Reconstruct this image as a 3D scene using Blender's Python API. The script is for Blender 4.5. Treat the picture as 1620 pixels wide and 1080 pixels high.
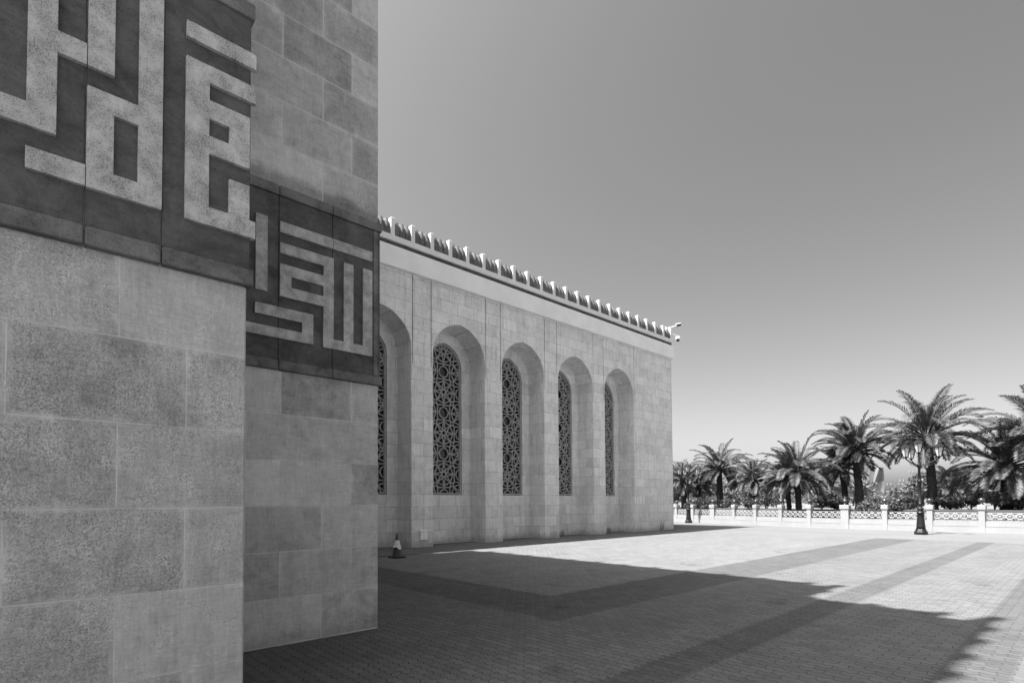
import bpy, math, random
from mathutils import Vector, Matrix
R = math.radians
random.seed(7)
S = bpy.context.scene
for o in list(bpy.data.objects): bpy.data.objects.remove(o)
COL = S.collection

# ---------------------------------------------------------------- camera
EYE = 1.65
PITCH, ROLL, YAW, FPX = R(1.7), R(0.34), R(48.06), 849.0
fw = Vector((math.cos(YAW)*math.cos(PITCH), math.sin(YAW)*math.cos(PITCH), math.sin(PITCH)))
rt = Vector((math.sin(YAW), -math.cos(YAW), 0)); up = rt.cross(fw)
rr = rt*math.cos(ROLL)-up*math.sin(ROLL); uu = up*math.cos(ROLL)+rt*math.sin(ROLL)
cam = bpy.data.cameras.new('camera'); camo = bpy.data.objects.new('camera', cam); COL.objects.link(camo)
m = Matrix((rr, uu, -fw)).transposed().to_4x4(); m.translation = (0, 0, EYE)
camo.matrix_world = m
cam.sensor_width = 36; cam.lens = 36*FPX/1620; cam.shift_x = 20/1620; cam.shift_y = 229/1620
cam.clip_start = 0.05; cam.clip_end = 6000
S.camera = camo
# ---------------------------------------------------------------- light
SX, SY = 0.52, -0.18                      # shadow offset per metre of height
sdir = Vector((SX, SY, -1)).normalized()
elev = math.asin(-sdir.z); to_sun = -sdir
sun = bpy.data.lights.new('sun', 'SUN'); sun.energy = 5.0; sun.angle = R(0.55); sun.color = (1, 1, 1)
suno = bpy.data.objects.new('sun', sun); COL.objects.link(suno)
suno.rotation_euler = sdir.to_track_quat('-Z', 'Y').to_euler(); suno.location = (-20, 10, 40)
W = bpy.data.worlds.new('World'); S.world = W; W.use_nodes = True
wn, wl = W.node_tree.nodes, W.node_tree.links
bg = wn['Background']; sky = wn.new('ShaderNodeTexSky'); sky.sky_type = 'NISHITA'; sky.sun_disc = False
sky.sun_elevation = elev; sky.sun_rotation = math.atan2(to_sun.x, to_sun.y)
sky.air_density = 1.0; sky.dust_density = 4.0; sky.ozone_density = 1.0
sep = wn.new('ShaderNodeSeparateColor'); wl.new(sky.outputs[0], sep.inputs[0])
# black-and-white film response behind a red filter (strong red, minus blue)
ma = wn.new('ShaderNodeMath'); ma.operation = 'MULTIPLY'; ma.inputs[1].default_value = 1.20; wl.new(sep.outputs[0], ma.inputs[0])
mb = wn.new('ShaderNodeMath'); mb.operation = 'MULTIPLY_ADD'; mb.inputs[1].default_value = -0.24; wl.new(sep.outputs[2], mb.inputs[0]); wl.new(ma.outputs[0], mb.inputs[2])
wl.new(mb.outputs[0], bg.inputs[0]); bg.inputs[1].default_value = 0.110
S.view_settings.view_transform = 'Standard'; S.view_settings.look = 'None'
S.view_settings.gamma = 1; S.view_settings.use_curve_mapping = False
S.view_settings.exposure = 1.8

# ---------------------------------------------------------------- helpers
def rayXY(px):
    "horizontal direction of the photo column px at eye level"
    d = fw + rr*((px-790)/FPX) - uu*((797-769)/FPX)
    return Vector((d.x, d.y))
def on_col(px, depth):
    d = rayXY(px); k = d.x*fw.x+d.y*fw.y
    return d.x*depth/k, d.y*depth/k

class MB:
    def __init__(s): s.v = []; s.f = []; s.sm = []
    def add(s, vs, fs, smooth=False):
        b = len(s.v); s.v += [tuple(v) for v in vs]
        for f in fs: s.f.append(tuple(b+i for i in f)); s.sm.append(smooth)
    def quad(s, a, b, c, d): s.add([a, b, c, d], [(0, 1, 2, 3)])
    def box(s, x0, x1, y0, y1, z0, z1):
        v = [(x, y, z) for z in (z0, z1) for x, y in ((x0, y0), (x1, y0), (x1, y1), (x0, y1))]
        s.add(v, [(3, 2, 1, 0), (4, 5, 6, 7), (0, 1, 5, 4), (1, 2, 6, 5), (2, 3, 7, 6), (3, 0, 4, 7)])
    def cbox(s, x0, x1, y0, y1, z0, z1, c=0.01):
        "box with chamfered edges"
        def ring(z, k):
            return [(x0+c+k, y0+k, z), (x1-c-k, y0+k, z), (x1-k, y0+c+k, z), (x1-k, y1-c-k, z), (x1-c-k, y1-k, z), (x0+c+k, y1-k, z), (x0+k, y1-c-k, z), (x0+k, y0+c+k, z)]
        v = ring(z0, c*.8)+ring(z0+c, 0)+ring(z1-c, 0)+ring(z1, c*.8)
        f = [tuple(range(7, -1, -1)), tuple(range(24, 32))]
        for l in range(3):
            for i in range(8):
                j = (i+1) % 8; f.append((l*8+i, l*8+j, l*8+8+j, l*8+8+i))
        s.add(v, f)
    def bar(s, p, q, w, d, nrm):
        "box bar p->q, width w in plane, depth d along nrm"
        p, q, nrm = Vector(p), Vector(q), Vector(nrm).normalized()
        t = (q-p).normalized(); b = t.cross(nrm).normalized()*w/2; n = nrm*d
        v = [p-b, p+b, q+b, q-b, p-b+n, p+b+n, q+b+n, q-b+n]
        s.add(v, [(3, 2, 1, 0), (4, 5, 6, 7), (0, 1, 5, 4), (1, 2, 6, 5), (2, 3, 7, 6), (3, 0, 4, 7)])
    def tube(s, pts, rads, n=10, cap=True):
        pts = [Vector(p) for p in pts]; vs = []; fs = []
        for i, p in enumerate(pts):
            t = (pts[min(i+1, len(pts)-1)]-pts[max(i-1, 0)]).normalized()
            a = t.orthogonal().normalized() if abs(t.z) < .9 else Vector((1, 0, 0)).cross(t).normalized()
            if abs(t.z) < .9: a = Vector((0, 0, 1)).cross(t).normalized()
            b = t.cross(a)
            for k in range(n):
                g = 2*math.pi*k/n; vs.append(p+(a*math.cos(g)+b*math.sin(g))*rads[i])
        for i in range(len(pts)-1):
            for k in range(n):
                j = (k+1) % n; fs.append((i*n+k, i*n+j, i*n+n+j, i*n+n+k))
        s.add(vs, fs, True)
        if cap:
            s.add(vs[:n], [tuple(range(n))[::-1]]); s.add(vs[-n:], [tuple(range(n))])
    def lathe(s, x, y, prof, n=16, smooth=True, rot=0.0):
        vs = []; fs = []
        for r, z in prof:
            for k in range(n):
                g = 2*math.pi*k/n+rot; vs.append((x+r*math.cos(g), y+r*math.sin(g), z))
        for i in range(len(prof)-1):
            for k in range(n):
                j = (k+1) % n; fs.append((i*n+k, i*n+j, i*n+n+j, i*n+n+k))
        fs.append(tuple(range(n))[::-1]); m_ = (len(prof)-1)*n; fs.append(tuple(m_+k for k in range(n)))
        s.add(vs, fs, smooth)
    def mesh(s, name, mat):
        me = bpy.data.meshes.new(name); me.from_pydata(s.v, [], s.f); me.update()
        me.polygons.foreach_set('use_smooth', s.sm)
        if mat: me.materials.append(mat)
        return me
    def build(s, name, mat, parent=None, loc=(0, 0, 0)):
        "verts are in world space; parent sits at an empty with plain translation"
        o = bpy.data.objects.new(name, s.mesh(name, mat)); COL.objects.link(o)
        if parent is not None:
            o.parent = parent
            w = Vector((0, 0, 0)); p = parent
            while p is not None: w += p.location; p = p.parent
            o.location = Vector(loc)-w
        else: o.location = loc
        return o

def tag(o, label=None, cat=None, group=None, kind=None):
    for k, v in (('label', label), ('category', cat), ('group', group), ('kind', kind)):
        if v: o[k] = v
    return o
def thing(name, loc, label, cat, group=None):
    o = bpy.data.objects.new(name, None); COL.objects.link(o); o.location = loc
    o.empty_display_size = .2
    return tag(o, label, cat, group)
def inst(mesh, name, parent, loc, rotz=0.0):
    o = bpy.data.objects.new(name, mesh); COL.objects.link(o)
    o.parent = parent
    if parent is not None:
        w = Vector((0, 0, 0)); p = parent
        while p is not None: w += p.location; p = p.parent
        o.location = Vector(loc)-w
    else: o.location = loc
    o.rotation_euler.z = rotz
    return o

# ---------------------------------------------------------------- materials
class NT:
    def __init__(s, name):
        s.m = bpy.data.materials.new(name); s.m.use_nodes = True
        s.n, s.l = s.m.node_tree.nodes, s.m.node_tree.links
        s.b = s.n['Principled BSDF']
    def link(s, a, b): s.l.new(a, b)
    def val(s, sock, v):
        if hasattr(v, 'is_linked') or isinstance(v, bpy.types.NodeSocket): s.l.new(v, sock)
        else: sock.default_value = v
    def math(s, op, a, b=0.0, c=0.0, clamp=False):
        n = s.n.new('ShaderNodeMath'); n.operation = op; n.use_clamp = clamp
        s.val(n.inputs[0], a); s.val(n.inputs[1], b); s.val(n.inputs[2], c)
        return n.outputs[0]
    def pos(s):
        return s.n.new('ShaderNodeNewGeometry').outputs['Position']
    def sepxyz(s, v):
        n = s.n.new('ShaderNodeSeparateXYZ'); s.link(v, n.inputs[0]); return n.outputs
    def comb(s, x, y, z=0.0):
        n = s.n.new('ShaderNodeCombineXYZ'); s.val(n.inputs[0], x); s.val(n.inputs[1], y); s.val(n.inputs[2], z); return n.outputs[0]
    def noise(s, vec, scale, detail=3.0, rough=.55, dist=0.0):
        n = s.n.new('ShaderNodeTexNoise'); s.val(n.inputs['Vector'], vec)
        n.inputs['Scale'].default_value = scale; n.inputs['Detail'].default_value = detail
        n.inputs['Roughness'].default_value = rough; n.inputs['Distortion'].default_value = dist
        return n.outputs['Fac']
    def ramp(s, v, a, b, lo=0.0, hi=1.0):
        n = s.n.new('ShaderNodeMapRange'); n.interpolation_type = 'SMOOTHSTEP'
        s.val(n.inputs[0], v); n.inputs[1].default_value = a; n.inputs[2].default_value = b
        n.inputs[3].default_value = lo; n.inputs[4].default_value = hi
        return n.outputs[0]
    def mix(s, f, a, b):
        "scalar mix"
        n = s.n.new('ShaderNodeMix'); n.data_type = 'FLOAT'
        s.val(n.inputs[0], f); s.val(n.inputs[2], a); s.val(n.inputs[3], b)
        return n.outputs[0]
    def brick(s, vec, bw, rh, mortar, smooth=0.2, off=0.5):
        n = s.n.new('ShaderNodeTexBrick'); s.link(vec, n.inputs['Vector'])
        n.offset = off; n.squash = 1.0
        n.inputs['Color1'].default_value = (0, 0, 0, 1); n.inputs['Color2'].default_value = (1, 1, 1, 1)
        n.inputs['Mortar'].default_value = (.5, .5, .5, 1)
        n.inputs['Scale'].default_value = 1; n.inputs['Mortar Size'].default_value = mortar
        n.inputs['Mortar Smooth'].default_value = smooth
        n.inputs['Brick Width'].default_value = bw; n.inputs['Row Height'].default_value = rh
        rgb = s.n.new('ShaderNodeSeparateColor'); s.link(n.outputs['Color'], rgb.inputs[0])
        return rgb.outputs[0], n.outputs['Fac']     # random tone, mortar mask
    def scl(s, vec, k):
        n = s.n.new('ShaderNodeVectorMath'); n.operation = 'MULTIPLY'; s.link(vec, n.inputs[0]); n.inputs[1].default_value = k
        return n.outputs[0]
    def finish(s, grey, rough=.85, bump=None, bstr=.3, bdist=.01, spec=.3):
        s.val(s.b.inputs['Roughness'], rough)
        s.b.inputs['Specular IOR Level'].default_value = spec
        g = s.comb(grey, grey, grey); s.link(g, s.b.inputs['Base Color'])
        if bump is not None:
            n = s.n.new('ShaderNodeBump'); n.inputs['Strength'].default_value = bstr; n.inputs['Distance'].default_value = bdist
            s.link(bump, n.inputs['Height']); s.link(n.outputs[0], s.b.inputs['Normal'])
        return s.m

def mat_plain(name, g, rough=.7, var=.12, scale=3.0, metallic=0.0, spec=.4, obj=False, fine=40):
    t = NT(name)
    p = t.pos()
    if obj: p = t.n.new('ShaderNodeTexCoord').outputs['Object']
    a = t.noise(p, scale, 4); b = t.noise(p, fine, 3)
    k = t.math('ADD', t.ramp(a, .3, .7, -1, 1), t.ramp(b, .3, .7, -.5, .5))
    col = t.math('MULTIPLY_ADD', k, g*var, g)
    t.b.inputs['Metallic'].default_value = metallic
    return t.finish(col, rough, b, .2, .004, spec)

def mat_ashlar(name, g, bw, rh, x0, z0, light_mortar=True, mort=.006, tone=.10, pit=.5, streak=.25, off=.5):
    "dressed limestone blocks: per-block tone, pitting on some blocks, damp streaks"
    t = NT(name); P = t.pos(); x, y, z = t.sepxyz(P)[:3]
    wob = t.math('MULTIPLY', t.math('SUBTRACT', t.noise(P, 5, 2), .5), .006)
    u = t.math('ADD', t.math('ADD', x, y), wob); v = t.math('ADD', z, wob)
    vec = t.comb(t.math('SUBTRACT', u, x0), t.math('SUBTRACT', v, z0))
    rnd, mor = t.brick(vec, bw, rh, mort, .05, off)
    # a second random number per block, from a scrambled first
    r2 = t.math('FRACT', t.math('MULTIPLY', rnd, 7.31))
    # narrow dirt line hugging the joint
    _, wide = t.brick(vec, bw, rh, mort*4.5, 1.0, off)
    big = t.noise(P, .9, 5, .65); mid = t.noise(P, 5, 8, .78)
    cloud = t.ramp(t.noise(P, 2.4, 6, .7, .4), .35, .68)
    # pits: thresholded fine noise, density driven by block and by mid noise
    fine = t.noise(P, 150, 4, .75); fine2 = t.noise(P, 46, 6, .85)
    dens = t.math('MULTIPLY', t.math('ADD', t.ramp(r2, .2, .85, .1, .75), t.ramp(mid, .42, .68, 0, .8)), pit)
    cA = t.noise(t.scl(P, (1, 1, .16)), 48, 3, .6); cB = t.noise(t.scl(P, (.14, .14, 1)), 60, 3, .6)
    comb = t.math('ADD', t.math('SUBTRACT', cA, .5), t.math('SUBTRACT', cB, .5))
    _, halo = t.brick(vec, bw, rh, mort*9, 1.0, off)
    halo = t.math('MULTIPLY', halo, t.ramp(t.noise(P, 4, 3), .3, .6))
    dens = t.math('MULTIPLY', dens, t.math('SUBTRACT', 1, t.math('MULTIPLY', halo, .8)))
    pits = t.math('MULTIPLY', t.ramp(fine, .47, .68), dens)
    blot = t.math('MULTIPLY', t.ramp(fine2, .50, .70), dens)
    sv = t.scl(P, (3.5, 3.5, .35)); st = t.ramp(t.noise(sv, 2.2, 5, .6), .48, .75)
    # weathering gathered under the joints
    col = t.math('MULTIPLY_ADD', t.math('SUBTRACT', rnd, .5), g*tone*2, g)
    col = t.math('MULTIPLY_ADD', t.math('SUBTRACT', big, .5), g*.45, col)
    col = t.math('MULTIPLY_ADD', t.math('SUBTRACT', mid, .5), g*(.45+.90*pit), col)
    col = t.math('MULTIPLY_ADD', comb, g*.42*pit, col); col = t.math('MULTIPLY_ADD', halo, g*.04, col)
    col = t.math('MULTIPLY', col, t.math('SUBTRACT', 1.06, t.math('MULTIPLY', t.math('MULTIPLY', cloud, r2), .38*pit)))
    col = t.math('MULTIPLY', col, t.math('SUBTRACT', 1, t.math('MULTIPLY', pits, .36)))
    col = t.math('MULTIPLY', col, t.math('SUBTRACT', 1, t.math('MULTIPLY', blot, .34)))
    col = t.math('MULTIPLY', col, t.math('SUBTRACT', 1, t.math('MULTIPLY', st, streak)))
    zz = t.math('ADD', z, t.math('MULTIPLY', t.math('SUBTRACT', t.noise(P, 3.5, 5, .7), .5), .45))
    sn = t.math('MULTIPLY', t.ramp(zz, 5.62, 5.47), t.math('GREATER_THAN', z, 5.3))
    if light_mortar: col = t.math('MULTIPLY', col, t.math('SUBTRACT', 1, t.math('MULTIPLY', sn, .45)))
    col = t.math('MULTIPLY', col, t.math('SUBTRACT', 1, t.math('MULTIPLY', t.math('MULTIPLY', wide, t.ramp(t.noise(P, 3, 4, .7), .5, .75)), .25 if light_mortar else .35)))
    base_dark = t.ramp(t.math('ADD', z, t.math('MULTIPLY', t.math('SUBTRACT', t.noise(P, 2.5, 5, .7), .5), .5)), .02, .32, .30, 0)  # darkens the wall towards its foot, with a noisy edge
    col = t.math('MULTIPLY', col, t.math('SUBTRACT', 1, base_dark))
    jn = t.math('MULTIPLY', mor, t.ramp(t.noise(P, 2.2, 3), .3, .6, .30, .9))
    col = t.mix(jn, col, g*(1.22 if light_mortar else .58))
    h = t.math('SUBTRACT', t.math('MULTIPLY', t.math('ADD', fine2, pits), -.5), t.math('MULTIPLY', mor, .6))
    return t.finish(col, .9, h, .8, .008, .2)

M = {}
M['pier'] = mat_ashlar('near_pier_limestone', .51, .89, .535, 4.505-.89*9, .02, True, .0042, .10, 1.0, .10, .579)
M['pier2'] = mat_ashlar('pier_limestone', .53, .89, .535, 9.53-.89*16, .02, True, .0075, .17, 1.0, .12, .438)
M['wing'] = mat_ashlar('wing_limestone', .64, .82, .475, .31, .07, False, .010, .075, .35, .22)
M['fascia'] = mat_plain('smooth_limestone', .76, .85, .05, 1.2)
M['post'] = mat_plain('parapet_limestone', .66, .85, .05, 2)
def mat_darkstone(name, g, sp=.5):
    t = NT(name); P = t.pos()
    big = t.noise(P, 2.6, 7, .72, .5); hz = t.noise(t.scl(P, (1, 1, 2.4)), 2.6, 7, .75, .4); fine = t.noise(P, 120, 3, .7)
    col = t.math('MULTIPLY_ADD', t.math('SUBTRACT', big, .5), g*2.6, g)
    col = t.math('MULTIPLY_ADD', t.math('SUBTRACT', hz, .5), g*1.5, col)
    col = t.math('MAXIMUM', col, g*.35)
    col = t.math('MULTIPLY', col, t.math('SUBTRACT', 1, t.math('MULTIPLY', t.ramp(fine, .5, .7), sp)))
    return t.finish(col, .85, t.math('ADD', fine, big), .35, .004, .25)
M['panel'] = mat_darkstone('dark_sandstone_panel', .098, .35)
M['trim'] = mat_darkstone('weathered_trim_stone', .155, .5)
M['frieze'] = mat_darkstone('dark_frieze_stone', .085, .2)
M['slab'] = mat_darkstone('dark_petal_stone', .125, .2)
t = NT('speckled_letter_stone'); P = t.pos()
fine = t.noise(P, 110, 3, .7); mid = t.noise(P, 6, 8, .75); d = t.ramp(mid, .40, .60, .35, 1)
col = t.math('MULTIPLY_ADD', t.math('SUBTRACT', mid, .5), -.9, .44)
col = t.math('MULTIPLY', col, t.math('SUBTRACT', 1, t.math('MULTIPLY', t.math('MULTIPLY', t.ramp(fine, .46, .64), d), .62)))
M['letter'] = t.finish(col, .9, fine, .4, .004, .2)
M['void'] = mat_plain('unlit_interior', .02, .9, .1)
M['glass'] = mat_plain('dark_window_glass', .015, .15, .1, spec=.5)
M['screen'] = mat_plain('carved_screen_stone', .30, .8, .10, 5)
M['white'] = mat_plain('whitewashed_wall', .23, .8, .05, 1.5)
M['planter'] = mat_plain('pale_concrete', .095, .85, .10, 1.2)
M['whitemetal'] = mat_plain('white_painted_metal', .28, .5, .03, 2)
M['iron'] = mat_plain('black_cast_iron', .010, .45, .25, 6, spec=.25)
M['globe'] = mat_plain('smoked_globe', .03, .2, .1, spec=.6)
M['lampglass'] = mat_plain('frosted_lamp_glass', .42, .25, .06, 8)
M['plasticdark'] = mat_plain('cone_plastic', .055, .55, .2, 8)
M['rubber'] = mat_plain('black_rubber', .02, .8, .2)
M['sleeve'] = mat_plain('reflective_sleeve', .62, .5, .12, 14)
M['boxmetal'] = mat_plain('painted_box_metal', .82, .5, .06, 10)
M['camwhite'] = mat_plain('camera_housing', .78, .4, .03)
M['camdark'] = mat_plain('camera_lens_black', .02, .3, .1)
M['twig'] = mat_plain('dry_stalk', .09, .9, .3, 8)
M['tower'] = mat_plain('tower_cladding', .13, .5, .1, .05, fine=.3)
M['towerdark'] = mat_plain('tower_glazing', .075, .3, .1, .05, fine=.3)
M['pole'] = mat_plain('pale_mast_paint', .15, .5, .03)

def mat_leaf(name, g, trans=.25):
    t = NT(name); P = t.pos()
    oi = t.n.new('ShaderNodeObjectInfo').outputs['Random']
    geo = t.n.new('ShaderNodeNewGeometry').outputs['Random Per Island']
    col = t.math('MULTIPLY_ADD', t.math('SUBTRACT', geo, .5), g*1.0, g)
    col = t.math('MULTIPLY_ADD', t.math('SUBTRACT', oi, .5), g*.3, col)
    out = t.n['Material Output']
    t.finish(col, .5, None, spec=.35)
    tr = t.n.new('ShaderNodeBsdfTranslucent'); t.link(t.comb(col, col, col), tr.inputs[0])
    mx = t.n.new('ShaderNodeMixShader'); mx.inputs[0].default_value = trans
    t.link(t.b.outputs[0], mx.inputs[1]); t.link(tr.outputs[0], mx.inputs[2]); t.link(mx.outputs[0], out.inputs[0])
    return t.m
M['palm'] = mat_leaf('palm_leaflets', .060)
M['leaf'] = mat_leaf('shrub_leaves', .054)
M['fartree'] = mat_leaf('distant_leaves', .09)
t = NT('palm_bark'); P = t.n.new('ShaderNodeTexCoord').outputs['Object']
rn = t.noise(t.scl(P, (1, 1, 2.5)), 9, 4, .7); col = t.math('MULTIPLY_ADD', t.ramp(rn, .35, .7), .045, .02)
M['bark'] = t.finish(col, .95, rn, .8, .03, .1)

# paving: interlocking blocks with zigzag edges, in light and dark bands
t = NT('interlocking_pavers'); P = t.pos(); x, y, z = t.sepxyz(P)[:3]
def tri(v, per, amp):
    return t.math('MULTIPLY', t.math('SUBTRACT', t.math('PINGPONG', v, per), per/2), 2*amp/per)
xs = t.math('ADD', x, tri(y, .0562, .018)); ys = t.math('ADD', y, tri(x, .0562, .008))
rnd, mor = t.brick(t.comb(ys, xs), .225, .1125, .0055, .4)
lg = t.math('PINGPONG', xs, .05625); lmor = t.ramp(lg, .0085, .003)
lmor = t.math('MULTIPLY', lmor, 1.0)
jx = t.math('ADD', x, tri(y, .0562, .022)); jy = t.math('ADD', y, tri(x, .0562, .022))
def inr(v, a, b):
    return t.math('MULTIPLY', t.math('GREATER_THAN', v, a), t.math('LESS_THAN', v, b))
armY = t.math('MULTIPLY', inr(jx, 5.58, 7.0), inr(jy, 5.05, 14.3))
armX = t.math('MULTIPLY', inr(jy, 5.05, 6.47), inr(jx, 5.58, 27.7))
bB = t.math('MULTIPLY', inr(jy, 2.63, 3.12), inr(jx, -6, 27.7))
bC = t.math('MULTIPLY', inr(jy, .57, 1.08), inr(jx, 5.6, 27.7))
bE = inr(jy, 14.55, 15.05)
band = t.math('MAXIMUM', t.math('MAXIMUM', armY, armX), t.math('MAXIMUM', t.math('MAXIMUM', bB, bC), bE))
inner = t.math('MULTIPLY', t.math('GREATER_THAN', jx, 7.0), t.math('GREATER_THAN', jy, 6.47))
base = t.mix(inner, .114, .132); base = t.mix(band, base, .083)
big = t.noise(t.scl(P, (.6, 1.6, 1)), .55, 5, .6, .5); mid = t.noise(P, 4, 4, .6); fine = t.noise(P, 90, 3, .7)
col = t.math('MULTIPLY', base, t.math('MULTIPLY_ADD', t.math('SUBTRACT', rnd, .5), .22, 1))
col = t.math('MULTIPLY', col, t.math('MULTIPLY_ADD', t.math('SUBTRACT', big, .5), .42, 1))
col = t.math('MULTIPLY', col, t.math('MULTIPLY_ADD', t.math('SUBTRACT', mid, .5), .28, 1))
col = t.math('MULTIPLY', col, t.math('MULTIPLY_ADD', t.math('SUBTRACT', fine, .5), .28, 1))
stain = t.math('MAXIMUM', t.ramp(t.noise(P, .9, 6, .7), .58, .74, 0, .40), t.ramp(t.noise(t.scl(P, (1, .25, 1)), 2.1, 6, .75, .6), .60, .78, 0, .3))
col = t.math('MULTIPLY', col, t.math('SUBTRACT', 1, stain))
# joints, some of them open and dark at the block corners
cr = t.ramp(t.noise(P, 14, 2), .40, .64, .25, .85)
mor2 = t.math('MAXIMUM', t.math('MULTIPLY', mor, .55), lmor)
col = t.mix(t.math('MULTIPLY', mor2, t.math('MULTIPLY', cr, .9)), col, .02)
M['paver'] = t.finish(col, .95, t.math('SUBTRACT', t.math('MULTIPLY', fine, .25), mor), .9, .008, .06)
t = NT('road_surface'); P = t.pos()
big = t.noise(t.scl(P, (1, .35, 1)), .5, 5, .65, .6); fine = t.noise(P, 30, 4, .7)
col = t.math('MULTIPLY_ADD', t.math('SUBTRACT', big, .5), .05, .122); col = t.math('MULTIPLY_ADD', t.math('SUBTRACT', fine, .5), .025, col)
xr = t.sepxyz(P)[0]
jl = t.math('LESS_THAN', t.math('ABSOLUTE', t.math('SUBTRACT', t.math('ADD', xr, t.math('MULTIPLY', t.noise(P, .6, 2), .12)), 30.6)), .07)
col = t.math('MULTIPLY', col, t.math('SUBTRACT', 1, t.math('MULTIPLY', jl, .22)))
col = t.math('MULTIPLY', col, t.math('SUBTRACT', 1, t.ramp(t.noise(t.scl(P, (1, .5, 1)), .8, 7, .75), .6, .72, 0, .28)))
M['road'] = t.finish(col, .95, fine, .2, .004, .06)
t = NT('pale_sandy_soil'); P = t.pos()
big = t.noise(P, .22, 6, .7); fine = t.noise(P, 12, 4, .7)
col = t.math('MULTIPLY_ADD', t.math('SUBTRACT', big, .5), .12, .135); col = t.math('MULTIPLY_ADD', t.math('SUBTRACT', fine, .5), .05, col)
M['sand'] = t.finish(col, .95, fine, .4, .02, .1)

# ---------------------------------------------------------------- ground
b = MB(); b.quad((-2500, -2500, -.012), (2500, -2500, -.012), (2500, 2500, -.012), (-2500, 2500, -.012))
tag(b.build('ground', M['sand']), kind='structure')
b = MB(); b.quad((-40, -40, 0), (27.9, -40, 0), (27.9, 40, 0), (-40, 40, 0))
tag(b.build('plaza', M['paver']), kind='structure')

# fence line, following the measured posts
post_px = [1553, 1471, 1400, 1337, 1281, 1236, 1196, 1162, 1128, 1097, 1071]
fp = [Vector((35.8, -6.2)), Vector((35.8, -4.2)), Vector((35.8, -2.2)), Vector((35.8, -.2)), Vector((35.8, 1.83))]
fp += [Vector((35.8, v)) for v in (3.85, 5.9, 7.87, 9.79)]
for px in post_px[4:]:
    d = rayXY(px).normalized(); prev = fp[-1]; L = 2.0
    bq = d.dot(prev); disc = bq*bq-(prev.dot(prev)-L*L)
    fp.append(d*(bq+math.sqrt(max(disc, 0))))
for k in range(4):
    fp.append(fp[-1]+(fp[-1]-fp[-2]))
b = MB(); pts = [(27.9, -40, -.004), (36.0, -40, -.004)]+[(p.x+.12, p.y, -.004) for p in fp]+[(fp[-1].x, 60, -.004), (27.9, 60, -.004)]
b.add(pts, [tuple(range(len(pts)))])
tag(b.build('road', M['road']), kind='structure')

# ---------------------------------------------------------------- parapet pieces (petal slabs and posts)
def post_mesh(w, d, h):
    b = MB(); b.cbox(0, w, 0, d, 0, h, .012); return b.mesh('merlon', M['post'])
def petal_mesh(w, h, lean, th=.09):
    "leaning convex slab with a tapered rounded top; base centre at origin, front towards -Y"
    b = MB(); nz, nx = 9, 8; F = []; 
    for i in range(nz+1):
        tz = i/nz; ww = w/2*(1-.16*max(0, (tz-.6)/.4)**2)
        for j in range(nx+1):
            a = -1+2*j/nx
            x = a*ww; bulge = -.05*(1-a*a); lz = lean*max(0, (tz-.45)/.55)**1.3
            zz = h*tz-(a*a)*.03*tz*tz
            F.append((x, lz+bulge, zz))
    n = len(F); Bk = [(x, y+th, z) for x, y, z in F]
    fs = []
    q = lambda i, j: i*(nx+1)+j
    for i in range(nz):
        for j in range(nx):
            fs.append((q(i, j), q(i, j+1), q(i+1, j+1), q(i+1, j))); fs.append((n+q(i, j+1), n+q(i, j), n+q(i+1, j), n+q(i+1, j+1)))
    for i in range(nz):
        fs.append((q(i, 0), q(i+1, 0), n+q(i+1, 0), n+q(i, 0))); fs.append((q(i+1, nx), q(i, nx), n+q(i, nx), n+q(i+1, nx)))
    for j in range(nx): fs.append((q(nz, j), q(nz, j+1), n+q(nz, j+1), n+q(nz, j)))
    b.add(F+Bk, fs, False)
    return b.mesh('merlon_petal', M['slab'])
POST = post_mesh(.17, .20, .65); PETAL = petal_mesh(.222, .60, .09, .05)
def parapet(parent, o, ang, n, pitch, sz=1.0):
    "row of n bays starting at o, running along angle ang; the outside face is to the right-hand side"
    c, s_ = math.cos(ang), math.sin(ang)
    for k in range(n+1):
        loc = (o[0]+c*k*pitch, o[1]+s_*k*pitch, o[2])
        p = inst(POST, 'merlon', parent, loc, ang); p.scale.z = sz
        if k == n: break
        gap = pitch-.17
        for j in range(3):
            u = .17+gap*(j+.5)/3; v = .055
            q_ = bpy.data.objects.new('merlon_petal', PETAL); COL.objects.link(q_); q_.parent = p
            q_.location = (u, v, 0)

# ---------------------------------------------------------------- mosque wing
YF, YB = 16.86, 17.87
wing = thing('mosque_wing', (16, YF, 0), 'long pale stone mosque wing with five tall arched lattice windows and a crenellated parapet', 'mosque')
HN, PITCHN, ZG, ZT = 1.305, 3.575, 6.82, 10.16
NC = [13.07+PITCHN*k for k in range(-2, 4)]
XL, XR = 3.3, 29.07
arch = [(7.3, 1.305), (7.45, 1.304), (7.58, 1.293), (7.67, 1.278), (7.8, 1.245), (7.92, 1.2), (8.05, 1.125), (8.19, 1.03), (8.3, .93), (8.4, .815), (8.5, .69), (8.58, .56), (8.65, .41), (8.70, .25), (8.73, .11), (8.745, 0)]
warch = [(7.25, .87), (7.4, .862), (7.55, .82), (7.7, .755), (7.84, .665), (7.96, .56), (8.07, .43), (8.16, .29), (8.22, .15), (8.245, 0)]
w = MB()
def outline(cx, tab, z0):
    r = [(cx+tab[0][1], z0)]+[(cx+hw, z) for z, hw in tab]; l = [(cx-hw, z) for z, hw in reversed(tab[:-1])]+[(cx-tab[0][1], z0)]
    return r+l                            # from lower right, over the apex, to lower left
def frontquad(mb, x0, x1, z0, z1, Y=YF): mb.quad((x0, Y, z0), (x1, Y, z0), (x1, Y, z1), (x0, Y, z1))
edges = []
for c in NC: edges += [c-HN, c+HN]
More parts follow.
